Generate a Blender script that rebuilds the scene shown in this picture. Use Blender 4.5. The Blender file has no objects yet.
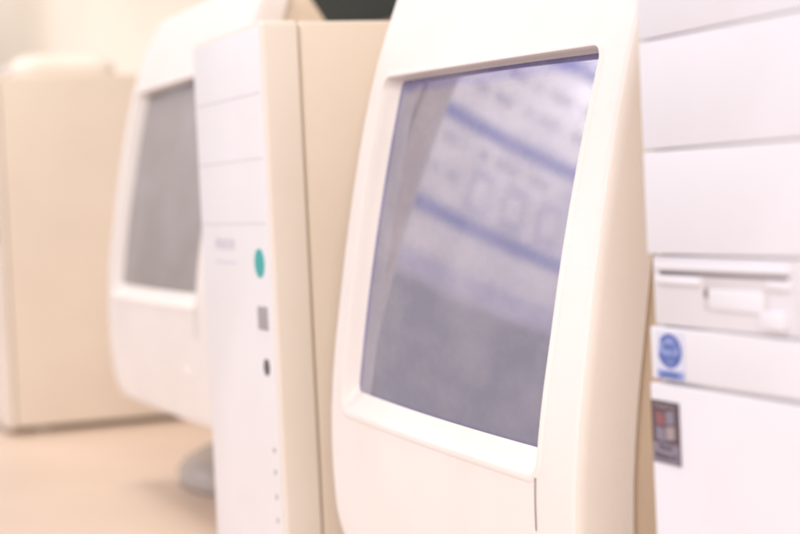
import bpy, math, random, bmesh
from mathutils import Vector, Matrix, Euler
random.seed(3)
scene = bpy.context.scene
scene.view_settings.view_transform = 'Standard'
scene.view_settings.look = 'None'
scene.view_settings.exposure = 0
C = scene.collection

# ---------------------------------------------------------------- materials
def mat(name, col, rough=0.5, var=0.03, scale=6.0, bump=0.0, bscale=900.0, ior=1.45, grime=0.0):
    m = bpy.data.materials.new(name); m.use_nodes = True
    nt = m.node_tree; b = nt.nodes['Principled BSDF']
    b.inputs['Roughness'].default_value = rough
    b.inputs['IOR'].default_value = ior
    tc = nt.nodes.new('ShaderNodeTexCoord')
    n = nt.nodes.new('ShaderNodeTexNoise'); n.inputs['Scale'].default_value = scale
    n.inputs['Detail'].default_value = 6
    nt.links.new(tc.outputs['Object'], n.inputs['Vector'])
    r = nt.nodes.new('ShaderNodeValToRGB')
    c = Vector(col)
    lo = c*(1-var*2-grime); hi = c*(1+var)
    r.color_ramp.elements[0].position = 0.3; r.color_ramp.elements[1].position = 0.7
    r.color_ramp.elements[0].color = (lo[0], lo[1]*0.99, lo[2]*0.97, 1)
    r.color_ramp.elements[1].color = (min(hi[0], 1), min(hi[1], 1), min(hi[2], 1), 1)
    nt.links.new(n.outputs['Fac'], r.inputs['Fac'])
    nt.links.new(r.outputs['Color'], b.inputs['Base Color'])
    if bump > 0:
        n2 = nt.nodes.new('ShaderNodeTexNoise'); n2.inputs['Scale'].default_value = bscale
        nt.links.new(tc.outputs['Object'], n2.inputs['Vector'])
        bp = nt.nodes.new('ShaderNodeBump'); bp.inputs['Strength'].default_value = bump
        bp.inputs['Distance'].default_value = 0.0006
        nt.links.new(n2.outputs['Fac'], bp.inputs['Height'])
        nt.links.new(bp.outputs['Normal'], b.inputs['Normal'])
    return m

M_WHITE = mat('white_plastic', (0.745, 0.74, 0.81), 0.42, 0.025, 9, 0.25)
M_DRIVE = mat('drive_plastic', (0.70, 0.68, 0.73), 0.42, 0.025, 9, 0.25)
M_WHITE2 = mat('plain_white_plastic', (0.80, 0.785, 0.82), 0.42, 0.02, 9, 0.25)
M_BEZ = mat('warm_white_side_shade', (0.80, 0.735, 0.67), 0.42, 0.025, 9, 0.25)  # cream carries the side shade of the tower bezels; also the modem's beige
M_MON = mat('monitor_plastic', (0.83, 0.785, 0.77), 0.40, 0.025, 8, 0.25)
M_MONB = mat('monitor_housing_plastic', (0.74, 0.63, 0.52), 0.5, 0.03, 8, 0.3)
M_STEEL = mat('cream_painted_steel', (0.80, 0.71, 0.615), 0.5, 0.03, 5, 0.3, 500)
M_SLOT = mat('slot_dark', (0.22, 0.19, 0.20), 0.6)
M_DARK = mat('dark_plastic', (0.08, 0.07, 0.09), 0.4)
M_SEAM = mat('seam_shadow_plastic', (0.62, 0.59, 0.62), 0.7)
M_GREY = mat('grey_plastic', (0.36, 0.34, 0.36), 0.4)
M_STAND = mat('grey_stand_plastic', (0.42, 0.39, 0.37), 0.22, 0.03)
M_TEAL = mat('teal_sticker', (0.02, 0.42, 0.42), 0.35)
M_BLUE = mat('blue_ink', (0.09, 0.14, 0.45), 0.4)
M_SKY = mat('mid_blue_ink', (0.28, 0.35, 0.66), 0.4)
M_LINE = mat('dark_blue_print', (0.13, 0.17, 0.46), 0.5)
M_WORD = mat('grey_print', (0.43, 0.42, 0.50), 0.5)
M_LILAC = mat('lilac_ink', (0.50, 0.49, 0.62), 0.4)
M_FAINT = mat('faint_lilac_ink', (0.66, 0.65, 0.77), 0.4)
M_PAPER = mat('sticker_white', (0.84, 0.81, 0.85), 0.35)
M_LABEL = mat('pale_blue_label', (0.66, 0.69, 0.86), 0.35)
M_BROWN = mat('dark_brown_sticker', (0.10, 0.065, 0.08), 0.35, 0.1)
M_ROSE = mat('rose_ink', (0.26, 0.10, 0.12), 0.4)
M_SLATE = mat('slate_ink', (0.22, 0.20, 0.27), 0.4)
M_PINK = mat('pale_ink', (0.34, 0.28, 0.31), 0.4)
M_DESK = mat('desk_laminate', (0.73, 0.59, 0.49), 0.38, 0.04, 4, 0.15, 300)
M_EDGE = mat('desk_edge', (0.45, 0.33, 0.25), 0.5)
M_WALL = mat('cream_wall_paint', (0.88, 0.80, 0.72), 0.8, 0.03, 1.2, 0.3, 90)
M_FLOOR = mat('grey_floor', (0.30, 0.28, 0.27), 0.6, 0.08, 3)
M_BOARDG = mat('dark_green_board', (0.012, 0.020, 0.016), 0.7, 0.2)
M_WOOD = mat('brown_wood', (0.20, 0.10, 0.055), 0.5, 0.15, 20)
M_METAL = mat('metal_post', (0.35, 0.35, 0.37), 0.35)

HWS, HHS = 0.146, 0.1015
def screen_mat(name, base, edge1, edge2, ior, r0, r1):
    m = bpy.data.materials.new(name); m.use_nodes = True
    nt = m.node_tree; b = nt.nodes['Principled BSDF']
    b.inputs['IOR'].default_value = ior
    tc = nt.nodes.new('ShaderNodeTexCoord'); sp = nt.nodes.new('ShaderNodeSeparateXYZ')
    nt.links.new(tc.outputs['Object'], sp.inputs[0])
    def math_(op, a, bb=None):
        k = nt.nodes.new('ShaderNodeMath'); k.operation = op
        for i, v in enumerate((a, bb)):
            if v is None: continue
            if isinstance(v, (int, float)): k.inputs[i].default_value = v
            else: nt.links.new(v, k.inputs[i])
        return k.outputs[0]
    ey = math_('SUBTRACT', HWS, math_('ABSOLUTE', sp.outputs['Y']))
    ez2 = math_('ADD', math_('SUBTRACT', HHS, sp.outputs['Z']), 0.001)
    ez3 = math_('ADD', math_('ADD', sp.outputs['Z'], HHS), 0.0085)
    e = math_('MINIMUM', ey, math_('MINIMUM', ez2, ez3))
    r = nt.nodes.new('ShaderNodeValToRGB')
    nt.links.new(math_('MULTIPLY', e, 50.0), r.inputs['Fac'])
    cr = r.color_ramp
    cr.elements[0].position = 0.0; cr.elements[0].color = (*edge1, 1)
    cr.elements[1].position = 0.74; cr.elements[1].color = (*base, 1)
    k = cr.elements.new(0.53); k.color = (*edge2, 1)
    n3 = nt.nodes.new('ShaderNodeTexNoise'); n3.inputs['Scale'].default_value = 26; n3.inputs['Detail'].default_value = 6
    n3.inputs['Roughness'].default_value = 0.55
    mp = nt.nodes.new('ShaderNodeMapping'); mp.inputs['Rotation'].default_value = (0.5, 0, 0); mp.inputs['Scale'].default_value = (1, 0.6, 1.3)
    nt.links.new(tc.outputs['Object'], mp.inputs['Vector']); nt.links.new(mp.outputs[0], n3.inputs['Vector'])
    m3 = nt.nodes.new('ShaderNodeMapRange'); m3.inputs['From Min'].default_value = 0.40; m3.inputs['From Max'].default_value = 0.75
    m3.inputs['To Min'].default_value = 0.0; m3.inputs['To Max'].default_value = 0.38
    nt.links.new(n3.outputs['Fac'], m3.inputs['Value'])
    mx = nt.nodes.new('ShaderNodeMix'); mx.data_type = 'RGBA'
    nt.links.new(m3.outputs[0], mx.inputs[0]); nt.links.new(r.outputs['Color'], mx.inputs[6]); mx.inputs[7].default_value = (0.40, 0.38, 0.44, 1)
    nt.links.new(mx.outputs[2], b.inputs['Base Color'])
    n = nt.nodes.new('ShaderNodeTexNoise'); n.inputs['Scale'].default_value = 14; n.inputs['Detail'].default_value = 8
    nt.links.new(tc.outputs['Object'], n.inputs['Vector'])
    mr = nt.nodes.new('ShaderNodeMapRange'); mr.inputs['From Min'].default_value = 0.35; mr.inputs['From Max'].default_value = 0.7
    mr.inputs['To Min'].default_value = r0; mr.inputs['To Max'].default_value = r1
    nt.links.new(n.outputs['Fac'], mr.inputs['Value']); nt.links.new(mr.outputs[0], b.inputs['Roughness'])
    return m
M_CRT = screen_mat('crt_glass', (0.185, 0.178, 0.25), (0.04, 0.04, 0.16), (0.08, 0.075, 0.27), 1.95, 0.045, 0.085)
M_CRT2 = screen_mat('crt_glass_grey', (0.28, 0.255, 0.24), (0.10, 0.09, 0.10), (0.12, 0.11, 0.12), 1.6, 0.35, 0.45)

# ---------------------------------------------------------------- helpers
def smooth(me, ang=35):
    for p in me.polygons: p.use_smooth = True
    me.set_sharp_from_angle(angle=math.radians(ang))

def add(name, me, parent=None, loc=(0, 0, 0), m=None):
    o = bpy.data.objects.new(name, me)
    if m: me.materials.append(m)
    C.objects.link(o); o.location = loc
    if parent: o.parent = parent
    return o

def thing(name, loc, label, cat, group=None):
    o = bpy.data.objects.new(name, None); o.location = loc
    o.empty_display_size = 0.05
    C.objects.link(o); o['label'] = label; o['category'] = cat
    if group: o['group'] = group
    return o

def boxmesh(name, x0, x1, y0, y1, z0, z1, bevel, seg=4):
    bm = bmesh.new()
    bmesh.ops.create_cube(bm, size=1)
    for v in bm.verts:
        v.co = Vector((x0 if v.co.x < 0 else x1, y0 if v.co.y < 0 else y1, z0 if v.co.z < 0 else z1))
    if bevel > 0:
        bmesh.ops.bevel(bm, geom=list(bm.edges), offset=bevel, segments=seg, profile=0.5, affect='EDGES', clamp_overlap=True)
    bmesh.ops.recalc_face_normals(bm, faces=bm.faces)
    me = bpy.data.meshes.new(name); bm.to_mesh(me); bm.free(); smooth(me, 50)
    return me

def box(name, x0, x1, y0, y1, z0, z1, bevel, m, parent=None, seg=4):
    c = Vector(((x0+x1)/2, (y0+y1)/2, (z0+z1)/2))
    me = boxmesh(name, x0-c.x, x1-c.x, y0-c.y, y1-c.y, z0-c.z, z1-c.z, bevel, seg)
    return add(name, me, parent, c, m)

def flat(name, pts, x, t, m, parent=None):
    n = len(pts)
    vs = [(x, y, z) for y, z in pts]+[(x+t, y, z) for y, z in pts]
    fs = [list(range(n)), list(range(2*n-1, n-1, -1))]
    fs += [[i, n+i, n+(i+1) % n, (i+1) % n] for i in range(n)]
    me = bpy.data.meshes.new(name); me.from_pydata(vs, [], fs); me.update()
    bm = bmesh.new(); bm.from_mesh(me); bmesh.ops.recalc_face_normals(bm, faces=bm.faces); bm.to_mesh(me); bm.free()
    return add(name, me, parent, (0, 0, 0), m)

def ell(cy, cz, ry, rz, n=32):
    return [(cy+ry*math.cos(2*math.pi*i/n), cz+rz*math.sin(2*math.pi*i/n)) for i in range(n)]
def rect(y0, y1, z0, z1):
    return [(y0, z0), (y1, z0), (y1, z1), (y0, z1)]

def ring(name, cy, cz, ro, ri, a0, a1, x, t, m, parent, sq=1.0, n=40):
    vs = []; fs = []
    for i in range(n+1):
        a = a0+(a1-a0)*i/n
        for r in (ro, ri):
            vs.append((x, cy+r*math.cos(a), cz+sq*r*math.sin(a)))
    for i in range(n):
        fs.append([2*i, 2*i+1, 2*i+3, 2*i+2])
    me = bpy.data.meshes.new(name); me.from_pydata(vs, [], fs); me.update()
    return add(name, me, parent, (0, 0, 0), m)

def lettering(txt, size, y, z, x, m, parent, name='lettering'):
    cu = bpy.data.curves.new(name, 'FONT'); cu.body = txt; cu.size = size
    cu.align_x = 'CENTER'; cu.align_y = 'CENTER'; cu.extrude = 0.00005
    o = bpy.data.objects.new(name, cu); C.objects.link(o); o.parent = parent
    bpy.context.view_layer.update()
    me = bpy.data.meshes.new_from_object(o)
    bpy.data.objects.remove(o)
    R = Euler((math.pi/2, 0, -math.pi/2)).to_matrix().to_4x4()
    me.transform(R)
    me.materials.clear()
    return add(name, me, parent, (x, y, z), m)

def lathe(name, prof, m, parent, loc, n=48):
    vs = []; fs = []
    for r, z in prof:
        for i in range(n):
            a = 2*math.pi*i/n; vs.append((r*math.cos(a), r*math.sin(a), z))
    for j in range(len(prof)-1):
        for i in range(n):
            k = (i+1) % n
            fs.append([j*n+i, j*n+k, (j+1)*n+k, (j+1)*n+i])
    fs.append(list(range(n-1, -1, -1))); fs.append([(len(prof)-1)*n+i for i in range(n)])
    me = bpy.data.meshes.new(name); me.from_pydata(vs, [], fs); me.update(); smooth(me, 40)
    return add(name, me, parent, loc, m)

def rrect(w, h, r, zc, nc=8, ns=16):
    pts = []
    hw, hh = w/2, h/2
    cs = [(hw-r, hh-r, 0), (-hw+r, hh-r, 90), (-hw+r, -hh+r, 180), (hw-r, -hh+r, 270)]
    for i, (cy, cz, a) in enumerate(cs):
        arc = [(cy+r*math.cos(math.radians(a+90*k/nc)), cz+r*math.sin(math.radians(a+90*k/nc))) for k in range(nc+1)]
        pts += arc
        ny, nz, na = cs[(i+1) % 4]
        st = arc[-1]; en = (ny+r*math.cos(math.radians(na)), nz+r*math.sin(math.radians(na)))
        for k in range(1, ns):
            t = k/ns; pts.append((st[0]+(en[0]-st[0])*t, st[1]+(en[1]-st[1])*t))
    return [(y, z+zc) for y, z in pts]

def loft(name, rings, m, parent, cap_end=False, loc=(0, 0, 0), ang=32):
    n = len(rings[0]); vs = [v for r in rings for v in r]; fs = []
    for j in range(len(rings)-1):
        for i in range(n):
            k = (i+1) % n
            fs.append([j*n+i, (j+1)*n+i, (j+1)*n+k, j*n+k])
    if cap_end: fs.append([(len(rings)-1)*n+i for i in range(n)][::-1])
    me = bpy.data.meshes.new(name); me.from_pydata(vs, [], fs); me.update()
    bm = bmesh.new(); bm.from_mesh(me); bmesh.ops.recalc_face_normals(bm, faces=bm.faces)
    bm.to_mesh(me); bm.free(); smooth(me, ang)
    return add(name, me, parent, loc, m)

# ---------------------------------------------------------------- monitor
PX = 0.40
KN = [(0.03, .3850), (0.06, .3810), (0.10, .3778), (0.14, .3775), (0.18, .3810), (0.22, .3870), (0.26, .3935), (0.31, .4035), (0.36, .4160),
      (0.40, .4300), (0.43, .4430), (0.46, .4590), (0.50, .4840)]
def P(z):
    z = max(KN[0][0], min(KN[-1][0]-1e-6, z))
    for i in range(len(KN)-1):
        if z <= KN[i+1][0]:
            x0, y0 = KN[i]; x1, y1 = KN[i+1]
            xm, ym = KN[max(i-1, 0)]; xp, yp = KN[min(i+2, len(KN)-1)]
            s0_ = (y1-ym)/(x1-xm); s1_ = (yp-y0)/(xp-x0); h = x1-x0; t = (z-x0)/h
            return (2*t**3-3*t*t+1)*y0+(t**3-2*t*t+t)*h*s0_+(-2*t**3+3*t*t)*y1+(t**3-t*t)*h*s1_-PX
def front(y, z):
    return P(z)-0.003*(1-min(1, (y/0.17)**2))
SZ = 0.2595
def plane(z): return 0.0045+(z-SZ)*0.195
def glass_x(y, z):
    u = y/HWS; v = (z-SZ)/HHS
    return plane(z)-0.0080*(1-0.6*u*u-0.4*v*v)+0.0025

def monitor(loc, label, lift, glass, zb=0.07, wide=0.05, ZT=0.445):
    T = thing('crt_monitor', loc, label, 'monitor', 'computer monitors standing in a row on the desk')
    HC = (ZT+zb)/2; HH = ZT-zb; LZ = (0, 0, lift)
    def wy(y, f=1.0): return y*(1+wide*f) if y < 0 else y
    def skew(y, z, k=1.0):
        return wy(y-(0.006*k*(z-SZ)/0.1 if y < 0 else 0)*min(1, abs(y)/0.13), 1-k)
    R = []
    def gr(w, h, r, zc, off): return [(glass_x(y, z)+off, skew(y, z), z) for y, z in rrect(w, h, r, zc)]
    def fr(w, h, r, zc, off, k=0.0): return [(front(y, z)+off, skew(y, z, k), z) for y, z in rrect(w, h, r, zc)]
    R.append(gr(0.277, 0.191, 0.005, SZ, 0.004))
    R.append(gr(0.281, 0.195, 0.006, SZ, -0.0003))
    R.append([(glass_x(y, z)*0.3+(front(y, z)+0.0025)*0.7, skew(y, z), z) for y, z in rrect(0.286, 0.204, 0.007, SZ-.003)])
    R.append(fr(0.288, 0.208, 0.008, SZ-.0045, 0.0008, 1))
    R.append(fr(0.2895, 0.2095, 0.009, SZ-.0045, -0.0005, 1))
    R.append(fr(0.292, 0.212, 0.010, SZ-.0045, -0.0008, 1))
    R.append(fr(0.294, 0.2145, 0.011, SZ-.0048, -0.0006, 0.98))
    a = (0.2955, 0.2165, 0.012, SZ-.0050); b = (0.334, HH-.008, 0.028, HC)
    R.append(fr(*a, 0.0002, 0.95))
    for k in range(1, 13):
        t = k/12; R.append(fr(*[a[i]+(b[i]-a[i])*t for i in range(4)], 0.0002*(1-t), 0.95*(1-t)))
    R.append(fr(0.3370, HH-.004, 0.030, HC, 0.0008))
    R.append(fr(0.3393, HH-.001, 0.032, HC, 0.003))
    R.append(fr(0.340, HH, 0.033, HC, 0.007))
    def bk(w, h, r, zc, xb, f=0.5): return [((front(y, z)+.006)*f+xb, wy(y), z) for y, z in rrect(w, h, r, zc)]
    R.append(bk(0.340, HH, 0.033, HC, 0.014, 0.95))
    R.append(bk(0.3395, HH, 0.033, HC, 0.023, 0.9))
    R.append(bk(0.3370, HH-.003, 0.033, HC, 0.0250, 0.9))
    R.append(bk(0.328, HH-.012, 0.031, HC, 0.0252, 0.9))
    loft('bezel', R, M_MON, T, loc=LZ)
    H = []
    H.append(bk(0.322, HH-.018, 0.034, HC, 0.024, 0.9))
    H.append(bk(0.326, HH-.015, 0.036, HC, 0.031, 0.9))
    H.append(bk(0.327, HH-.015, 0.036, HC, 0.060, 0.6))
    H.append(bk(0.325, 0.322, 0.042, 0.240, 0.10, 0.2))
    H.append([(0.15, wy(y), z) for y, z in rrect(0.312, 0.282, 0.05, 0.228)])
    H.append([(0.20, y, z) for y, z in rrect(0.295, 0.255, 0.05, 0.226)])
    H.append([(0.28, y, z) for y, z in rrect(0.250, 0.225, 0.05, 0.226)])
    H.append([(0.35, y, z) for y, z in rrect(0.215, 0.200, 0.04, 0.226)])
    H.append([(0.362, y, z) for y, z in rrect(0.195, 0.180, 0.035, 0.226)])
    loft('housing', H, M_MONB, T, True, ang=70, loc=LZ)
    nu, nv = 40, 32; vs = []; fs = []
    for j in range(nv+1):
        for i in range(nu+1):
            y = (-1+2*i/nu)*HWS; z = (-1+2*j/nv)*HHS
            vs.append((glass_x(y, z+SZ)-plane(SZ), y, z))
    for j in range(nv):
        for i in range(nu):
            q = j*(nu+1)+i; fs.append([q, q+nu+1, q+nu+2, q+1])
    me = bpy.data.meshes.new('screen'); me.from_pydata(vs, [], fs); me.update(); smooth(me, 60)
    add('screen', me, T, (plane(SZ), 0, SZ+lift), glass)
    box('power_button', front(-0.1, 0.092)-0.001, front(-0.1, 0.092)+0.01, -0.115, -0.095, 0.087+lift, 0.097+lift, 0.0012, M_MON, T)
    vs = []; fs = []; n = 14
    for i in range(n+1):
        z = 0.150-0.026*i/n; y = -0.1375-0.001*i/n
        for dy in (-0.0006, 0.0006): vs.append((front(y+dy, z)-0.0003, y+dy, z))
    for i in range(n): fs.append([2*i, 2*i+1, 2*i+3, 2*i+2])
    me = bpy.data.meshes.new('joint_line'); me.from_pydata(vs, [], fs); me.update()
    add('joint_line', me, T, LZ, M_GREY)
    lz = lift+zb-0.07
    lathe('stand', [(0.126, 0.0), (0.130, 0.003), (0.130, 0.015), (0.122, 0.024), (0.10, 0.035), (0.075, 0.041), (0.055, 0.046+lz*.3),
                    (0.058, 0.050+lz*.6), (0.085, 0.060+lz), (0.095, 0.070+lz), (0.09, 0.09+lz)], M_STAND, T, (0.155, 0.088, 0))
    return T

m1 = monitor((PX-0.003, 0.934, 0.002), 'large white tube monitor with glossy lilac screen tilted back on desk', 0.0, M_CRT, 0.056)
m1.rotation_euler = (math.radians(1.3), 0, 0)
m2 = monitor((0.423, 1.688, 0), 'white tube monitor with dull grey screen between two towers', 0.049, M_CRT2, 0.044, ZT=0.436)
m2.scale = (1, 1.18, 1)

# ---------------------------------------------------------------- towers
GT = 'computer towers standing in a row on the desk'
def tower(loc, label, w, h, d, nose, rad=0.006, bow=0.004):
    T = thing('computer_tower', loc, label, 'computer tower', GT)
    hw = w/2
    box('case', nose+0.0012, d, -hw+0.001, hw-0.001, 0.008, h-0.001, 0.003, M_STEEL, T)
    R = []
    def fx(y, z): return bow*(y/hw)**2
    def f(wi, hi, r, off): return [(fx(y, z)+off, y, z) for y, z in rrect(wi, hi, r, h/2+0.003)]
    hh = h-0.006
    R.append([(0.002, y*0.001, h/2+(z-h/2)*0.001) for y, z in rrect(w*.3, hh*.3, .004, h/2)])
    R.append(f(w*0.5, hh*0.6, 0.004, 0.0)); R.append(f(w*0.8, hh*0.9, 0.005, 0.0))
    R.append(f(w-rad*1.4, hh-rad*1.4, 0.006, 0)); R.append(f(w-rad*.8, hh-rad*.8, 0.006, rad*.08))
    R.append(f(w-rad*.25, hh-rad*.25, 0.007, rad*.4)); R.append(f(w, hh, 0.007, rad*.9))
    R.append([(nose-0.001, y, z) for y, z in rrect(w, hh, 0.007, h/2+0.003)])
    R.append([(nose, y, z) for y, z in rrect(w-0.002, hh-0.002, 0.006, h/2+0.003)])
    loft('bezel', R, M_BEZ, T, True)
    for yy in (-hw+0.03, hw-0.03):
        for xx in (0.05, d-0.05):
            lathe('foot', [(0.012, 0), (0.012, 0.009)], M_GREY, T, (xx, yy, 0), 20)
    return T

s0 = 0.552
T1 = tower((0.362, s0, 0), 'white computer tower with floppy drive and two square stickers', 0.200, 0.43, 0.43, 0.03)
def ry(s): return s-s0
fx = -0.002
def cover(T, y0, y1, z0, z1, name='bay_cover', m=M_WHITE, x=fx, bv=0.0008):
    return box(name, x, x+0.012, y0, y1, z0, z1, bv, m, T, 3)
L, Rr = 0.0955, -0.0955
cover(T1, Rr, L, 0.3923, 0.425)
cover(T1, Rr, L, 0.3478, 0.3917)
cover(T1, Rr, L, 0.3033, 0.3472)
cover(T1, Rr, L, 0.2613, 0.3027)
cover(T1, Rr, L, 0.2103, 0.2317, 'blank_panel')
cover(T1, Rr, L, 0.015, 0.2088, 'lower_panel', x=fx-0.001)
cover(T1, Rr, ry(0.5405), 0.2323, 0.2607, 'blank_panel')
F = box('floppy_drive', -0.0006, 0.03, ry(0.5415), ry(0.6455), 0.2324, 0.2606, 0.0008, M_DRIVE, T1, 3)
def sub(o, parent):
    o.parent = parent; o.location = Vector(o.location)-parent.location; return o
sub(box('slot', -0.0010, 0.002, ry(0.5475), ry(0.6395), 0.2530, 0.2545, 0.0003, M_SLOT, T1, 1), F)
sub(box('upper_lip', -0.0028, 0.002, ry(0.5455), ry(0.6415), 0.2547, 0.2582, 0.0010, M_WHITE, T1, 3), F)
sub(box('lower_lip', -0.0028, 0.002, ry(0.6080), ry(0.6415), 0.2490, 0.2528, 0.0012, M_WHITE, T1, 3), F)
sub(box('lower_lip', -0.0028, 0.002, ry(0.5455), ry(0.5600), 0.2490, 0.2528, 0.0012, M_WHITE, T1, 3), F)
sub(box('finger_recess', -0.0010, 0.002, ry(0.5605), ry(0.6060), 0.2400, 0.2528, 0.0004, M_SEAM, T1, 2), F)
sub(box('grip', -0.0024, 0.002, ry(0.5640), ry(0.6010), 0.2400, 0.2485, 0.0012, M_WHITE, T1, 3), F)
sub(box('eject_button', -0.0040, 0.002, ry(0.5480), ry(0.5630), 0.2345, 0.2415, 0.0012, M_WHITE, T1, 3), F)
sub(flat('drive_light', ell(ry(0.6035), 0.2465, 0.0018, 0.0020), -0.0013, 0.003, M_SLOT, T1), F)
S = flat('processor_sticker', rect(ry(0.6205), ry(0.6420), 0.2098+0.0012, 0.2300), fx-0.0004, 0.0003, M_LABEL, T1)
cy, cz = ry(0.6313), 0.2225
ring('sticker_field', cy, cz, 0.0090, 0.00001, 0, 2*math.pi, fx-0.0005, 0, M_SKY, S, 0.74)
ring('sticker_swirl', cy, cz, 0.0094, 0.0070, math.radians(35), math.radians(350), fx-0.0006, 0, M_BLUE, S, 0.74)
lettering('intel', 0.0058, cy, cz+0.0020, fx-0.0007, M_BLUE, S)
lettering('inside', 0.0058, cy, cz-0.0026, fx-0.0007, M_BLUE, S)
flat('sticker_band', rect(ry(0.6207), ry(0.6418), 0.2112, 0.2146), fx-0.0006, 0.0001, M_SKY, S)
lettering('pentium', 0.0044, cy, 0.2131, fx-0.0008, M_BLUE, S)
fl = fx-0.001
S2 = flat('system_sticker', rect(ry(0.6245), ry(0.6465), 0.1765, 0.2020), fl-0.0004, 0.0003, M_BROWN, T1)
lettering('Designed for', 0.0032, ry(0.6355), 0.2000, fl-0.0006, M_PINK, S2)
for i in range(2):
    for j in range(2):
        y0 = ry(0.6280)+i*0.0080; z0 = 0.1862+j*0.0062
        wv = 0.0008*(1 if i else -1)
        flat('flag_pane', [(y0, z0-wv), (y0+0.0071, z0), (y0+0.0071, z0+0.0054), (y0, z0+0.0054-wv)], fl-0.0006, 0.0001,
             [M_PINK, M_SLATE, M_SLATE, M_ROSE][i*2+j], S2)
flat('sticker_band', rect(ry(0.6250), ry(0.6460), 0.1770, 0.1848), fl-0.0006, 0.0001, M_SLATE, S2)
lettering('Microsoft', 0.0026, ry(0.6355), 0.1832, fl-0.0008, M_BROWN, S2)
lettering('Windows 95', 0.0034, ry(0.6355), 0.1795, fl-0.0008, M_BROWN, S2)

# middle tower -----------------------------------------------------
W2 = 0.173; s1 = 1.153+W2/2
T2 = tower((0.3565, s1, 0), 'white computer tower with round teal sticker and cream side panel', W2, 0.411, 0.402, 0.0265, 0.003, 0.0006)
def r2(s): return s-s1
h2 = W2/2-0.0015
cover(T2, -h2, h2, 0.012, 0.4070, x=-0.0008, bv=0.0006, name='front_panel', m=M_WHITE2)  # whiter plate, so the bezel's painted shade shows only at the sides
for z in (0.3630, 0.3190, 0.2750):
    flat('seam', rect(-h2+.004, h2-.004, z-0.0004, z+0.0004), -0.0010, 0.001, M_SEAM, T2)
flat('teal_round_sticker', ell(r2(1.178), 0.248, 0.0110, 0.0100), -0.0012, 0.002, M_TEAL, T2)
box('power_button', -0.0022, 0.01, r2(1.165), r2(1.185), 0.2025, 0.2185, 0.0008, M_GREY, T2)
flat('indicator_window', ell(r2(1.173), 0.177, 0.0065, 0.0058), -0.0012, 0.002, M_DARK, T2)
for z in (0.121, 0.106, 0.089, 0.073):
    flat('indicator_light', ell(r2(1.165), z, 0.0018, 0.0018), -0.0012, 0.002, M_GREY, T2)
lettering('PENTIUM', 0.012, r2(1.262), 0.2600, -0.0010, M_FAINT, T2)
flat('emblem', rect(r2(1.235), r2(1.290), 0.2465, 0.2480), -0.0010, 0.002, M_FAINT, T2)

# far tower --------------------------------------------------------
s2 = 2.470
T3 = tower((0.363, s2, 0), 'tall cream computer tower with plain side panel at the row end', 0.200, 0.470, 0.43, 0.010, 0.003, 0.0006)
for z0, z1 in ((0.420, 0.462), (0.376, 0.4185), (0.332, 0.3745)):
    cover(T3, -0.09, 0.09, z0, z1, x=-0.0008)
flat('power_button', ell(-0.062, 0.262, 0.022, 0.011), -0.0060, 0.007, M_DARK, T3)

MD = thing('modem', (0.475, 2.50, 0.4695), 'low rounded beige box lying on top of the tower', 'modem')
R = []
for w, h, z in ((0.130, 0.150, 0.0), (0.138, 0.158, 0.004), (0.140, 0.160, 0.014), (0.126, 0.146, 0.025), (0.095, 0.115, 0.032), (0.05, 0.06, 0.035)):
    R.append([(a, b, z) for a, b in rrect(w, h, 0.024, 0)])
loft('shell', R, M_BEZ, MD, True)
box('label_strip', -0.0715, -0.066, -0.04, 0.04, 0.008, 0.011, 0.0005, M_GREY, MD, 1)

# ---------------------------------------------------------------- desk, wall, floor
D = thing('desk', (0.38, 1.9, -0.73), 'long tan laminate desk carrying the row of computers', 'desk')
box('desktop', -0.55, 0.55, -2.4, 3.2, 0.70, 0.7299, 0.003, M_DESK, D)
box('edge_strip', -0.556, -0.5505, -2.4, 3.2, 0.701, 0.728, 0.001, M_EDGE, D, 2)
for yy in (-2.2, 0.4, 3.0):
    for xx in (-0.48, 0.48):
        box('leg', xx-0.025, xx+0.025, yy-0.025, yy+0.025, 0.0, 0.6995, 0.003, M_METAL, D, 2)

wl = box('wall', 0.96, 1.06, -1.5, 9.0, -0.73, 2.3, 0, M_WALL); wl['label'] = 'plain cream painted wall behind the desk'; wl['category'] = 'wall'
fo = box('floor', -4.0, 0.959, -3.0, 9.0, -0.78, -0.731, 0, M_FLOOR); fo['kind'] = 'structure'

GB = thing('chalkboard', (0.955, 2.26, 0.840), 'dark green board in brown wooden frame hung on the wall', 'board')
box('board_surface', -0.012, -0.002, -0.56, 0.56, -0.30, 0.35, 0.001, M_BOARDG, GB, 2)
for a in ((-0.60, -0.561, -0.310, 0.385), (0.561, 0.60, -0.310, 0.385)):
    box('frame_side', -0.022, -0.001, *a, 0.003, M_WOOD, GB, 2)
for a in ((-0.560, 0.560, -0.308, -0.301), (-0.560, 0.560, 0.351, 0.385)):
    box('frame_rail', -0.022, -0.001, *a, 0.003, M_WOOD, GB, 2)

PB = thing('display_board', (-0.62, 3.25, -0.73), 'freestanding white display board printed with blue lines', 'display board')
PB.rotation_euler = (0, 0, math.radians(112))
box('panel', 0, 0.02, -0.62, 0.62, 1.165, 2.15, 0.003, M_PAPER, PB, 2)
for yy in (-0.5, 0.45):
    box('post', 0.022, 0.05, yy-0.015, yy+0.015, 0.0, 2.1, 0.003, M_METAL, PB, 2)
    box('post_foot', -0.15, 0.2, yy-0.02, yy+0.02, 0.0, 0.02, 0.003, M_METAL, PB, 2)
for z in (1.36, 1.62, 1.90):
    flat('printed_line', rect(-0.60, 0.58, z-0.020, z+0.020), -0.002, 0.001, M_LINE, PB)
for z in (1.555, 1.72, 1.80):
    x = -0.5
    while x < 0.42:
        l = random.uniform(0.02, 0.12)
        flat('printed_word', rect(x, min(x+l, .50), z-0.012, z+0.012), -0.002, 0.001, M_WORD, PB)
        x += l+random.uniform(0.03, 0.09)
x = -0.52
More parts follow.
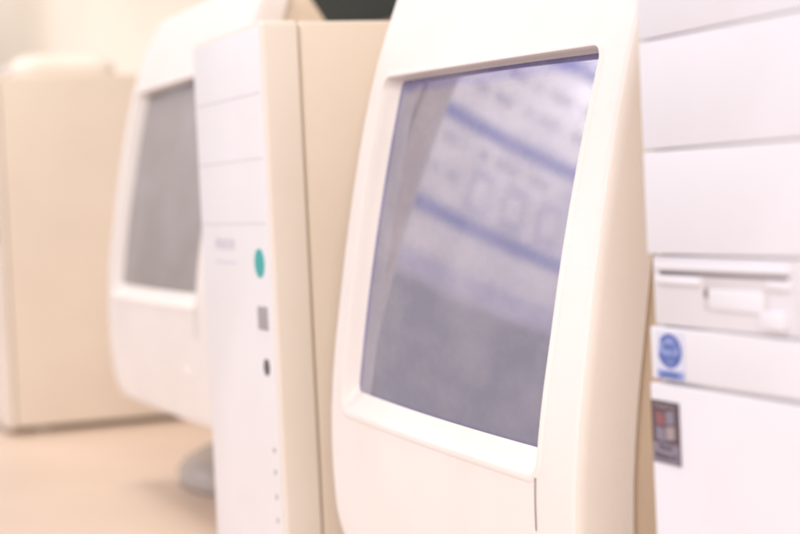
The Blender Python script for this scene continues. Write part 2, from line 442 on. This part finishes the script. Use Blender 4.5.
while x < -0.15:
    l = random.uniform(0.03, 0.10)
    flat('printed_word', rect(x, x+l, 1.455, 1.475), -0.002, 0.001, M_WORD, PB)
    x += l+0.05
for x in (-0.06, 0.12, 0.30):
    flat('printed_card', rect(x, x+0.12, 1.395, 1.515), -0.002, 0.001, M_LILAC, PB)
    flat('printed_card', rect(x+.024, x+0.096, 1.419, 1.491), -0.003, 0.001, M_PAPER, PB)
flat('printed_footer', rect(-0.60, 0.60, 1.175, 1.24), -0.002, 0.001, M_LILAC, PB)

# ---------------------------------------------------------------- light
w = bpy.data.worlds.new('World'); scene.world = w; w.use_nodes = True
bg = w.node_tree.nodes['Background']; bg.inputs[0].default_value = (1.0, 0.925, 0.88, 1); bg.inputs[1].default_value = 0.54

def area(name, loc, target, size, e, col, sy=None):
    l = bpy.data.lights.new(name, 'AREA'); l.energy = e; l.color = col; l.size = size
    if sy: l.shape = 'RECTANGLE'; l.size_y = sy
    o = bpy.data.objects.new(name, l); C.objects.link(o); o.location = loc
    o.rotation_euler = (Vector(target)-Vector(loc)).to_track_quat('-Z', 'Y').to_euler()
    return o
area('window_light', (-2.2, 0.6, 1.3), (0.4, 1.1, 0.2), 1.6, 39, (0.93, 0.91, 1.0))
area('ceiling_light', (0.25, 2.2, 2.1), (0.45, 2.3, 0), 0.6, 20, (1.0, 0.90, 0.80))
area('room_light', (-0.55, -1.0, 1.0), (0.6, 1.0, 0.25), 1.2, 25, (1.0, 0.88, 0.77))
area('wall_fill', (-0.5, 5.2, 2.9), (0.96, 5.6, 0.6), 1.4, 62, (1.0, 0.91, 0.83))  # added fill, no real fitting: brightens the far stretch of wall
l = bpy.data.lights.new('board_fill', 'SPOT'); l.energy = 260; l.spot_size = math.radians(62); l.spot_blend = 0.6  # added spot, no real fitting: brightens the board for the screen reflection
l.shadow_soft_size = 0.08; l.color = (1.0, 0.94, 0.98)
o = bpy.data.objects.new('board_fill', l); C.objects.link(o); o.location = (-1.0, 1.9, 1.7)
o.rotation_euler = (Vector((-0.55, 3.25, 0.75))-Vector(o.location)).to_track_quat('-Z', 'Y').to_euler()

# ---------------------------------------------------------------- camera
cam = bpy.data.cameras.new('Camera'); co = bpy.data.objects.new('Camera', cam); C.objects.link(co)
cam.lens = 81; cam.sensor_width = 36; cam.clip_end = 100; cam.clip_start = 0.01
th, ph, ro = math.radians(21.25), math.radians(2.29), math.radians(2.7)
fwd = Vector((math.sin(th)*math.cos(ph), math.cos(th)*math.cos(ph), -math.sin(ph)))
q = fwd.to_track_quat('-Z', 'Y').to_matrix()
q = q @ Matrix.Rotation(-ro, 3, 'Z')
co.matrix_world = Matrix.Translation((0, 0, 0.29)) @ q.to_4x4()
cam.dof.use_dof = True; cam.dof.focus_distance = 0.93; cam.dof.aperture_fstop = 7.0
scene.camera = co
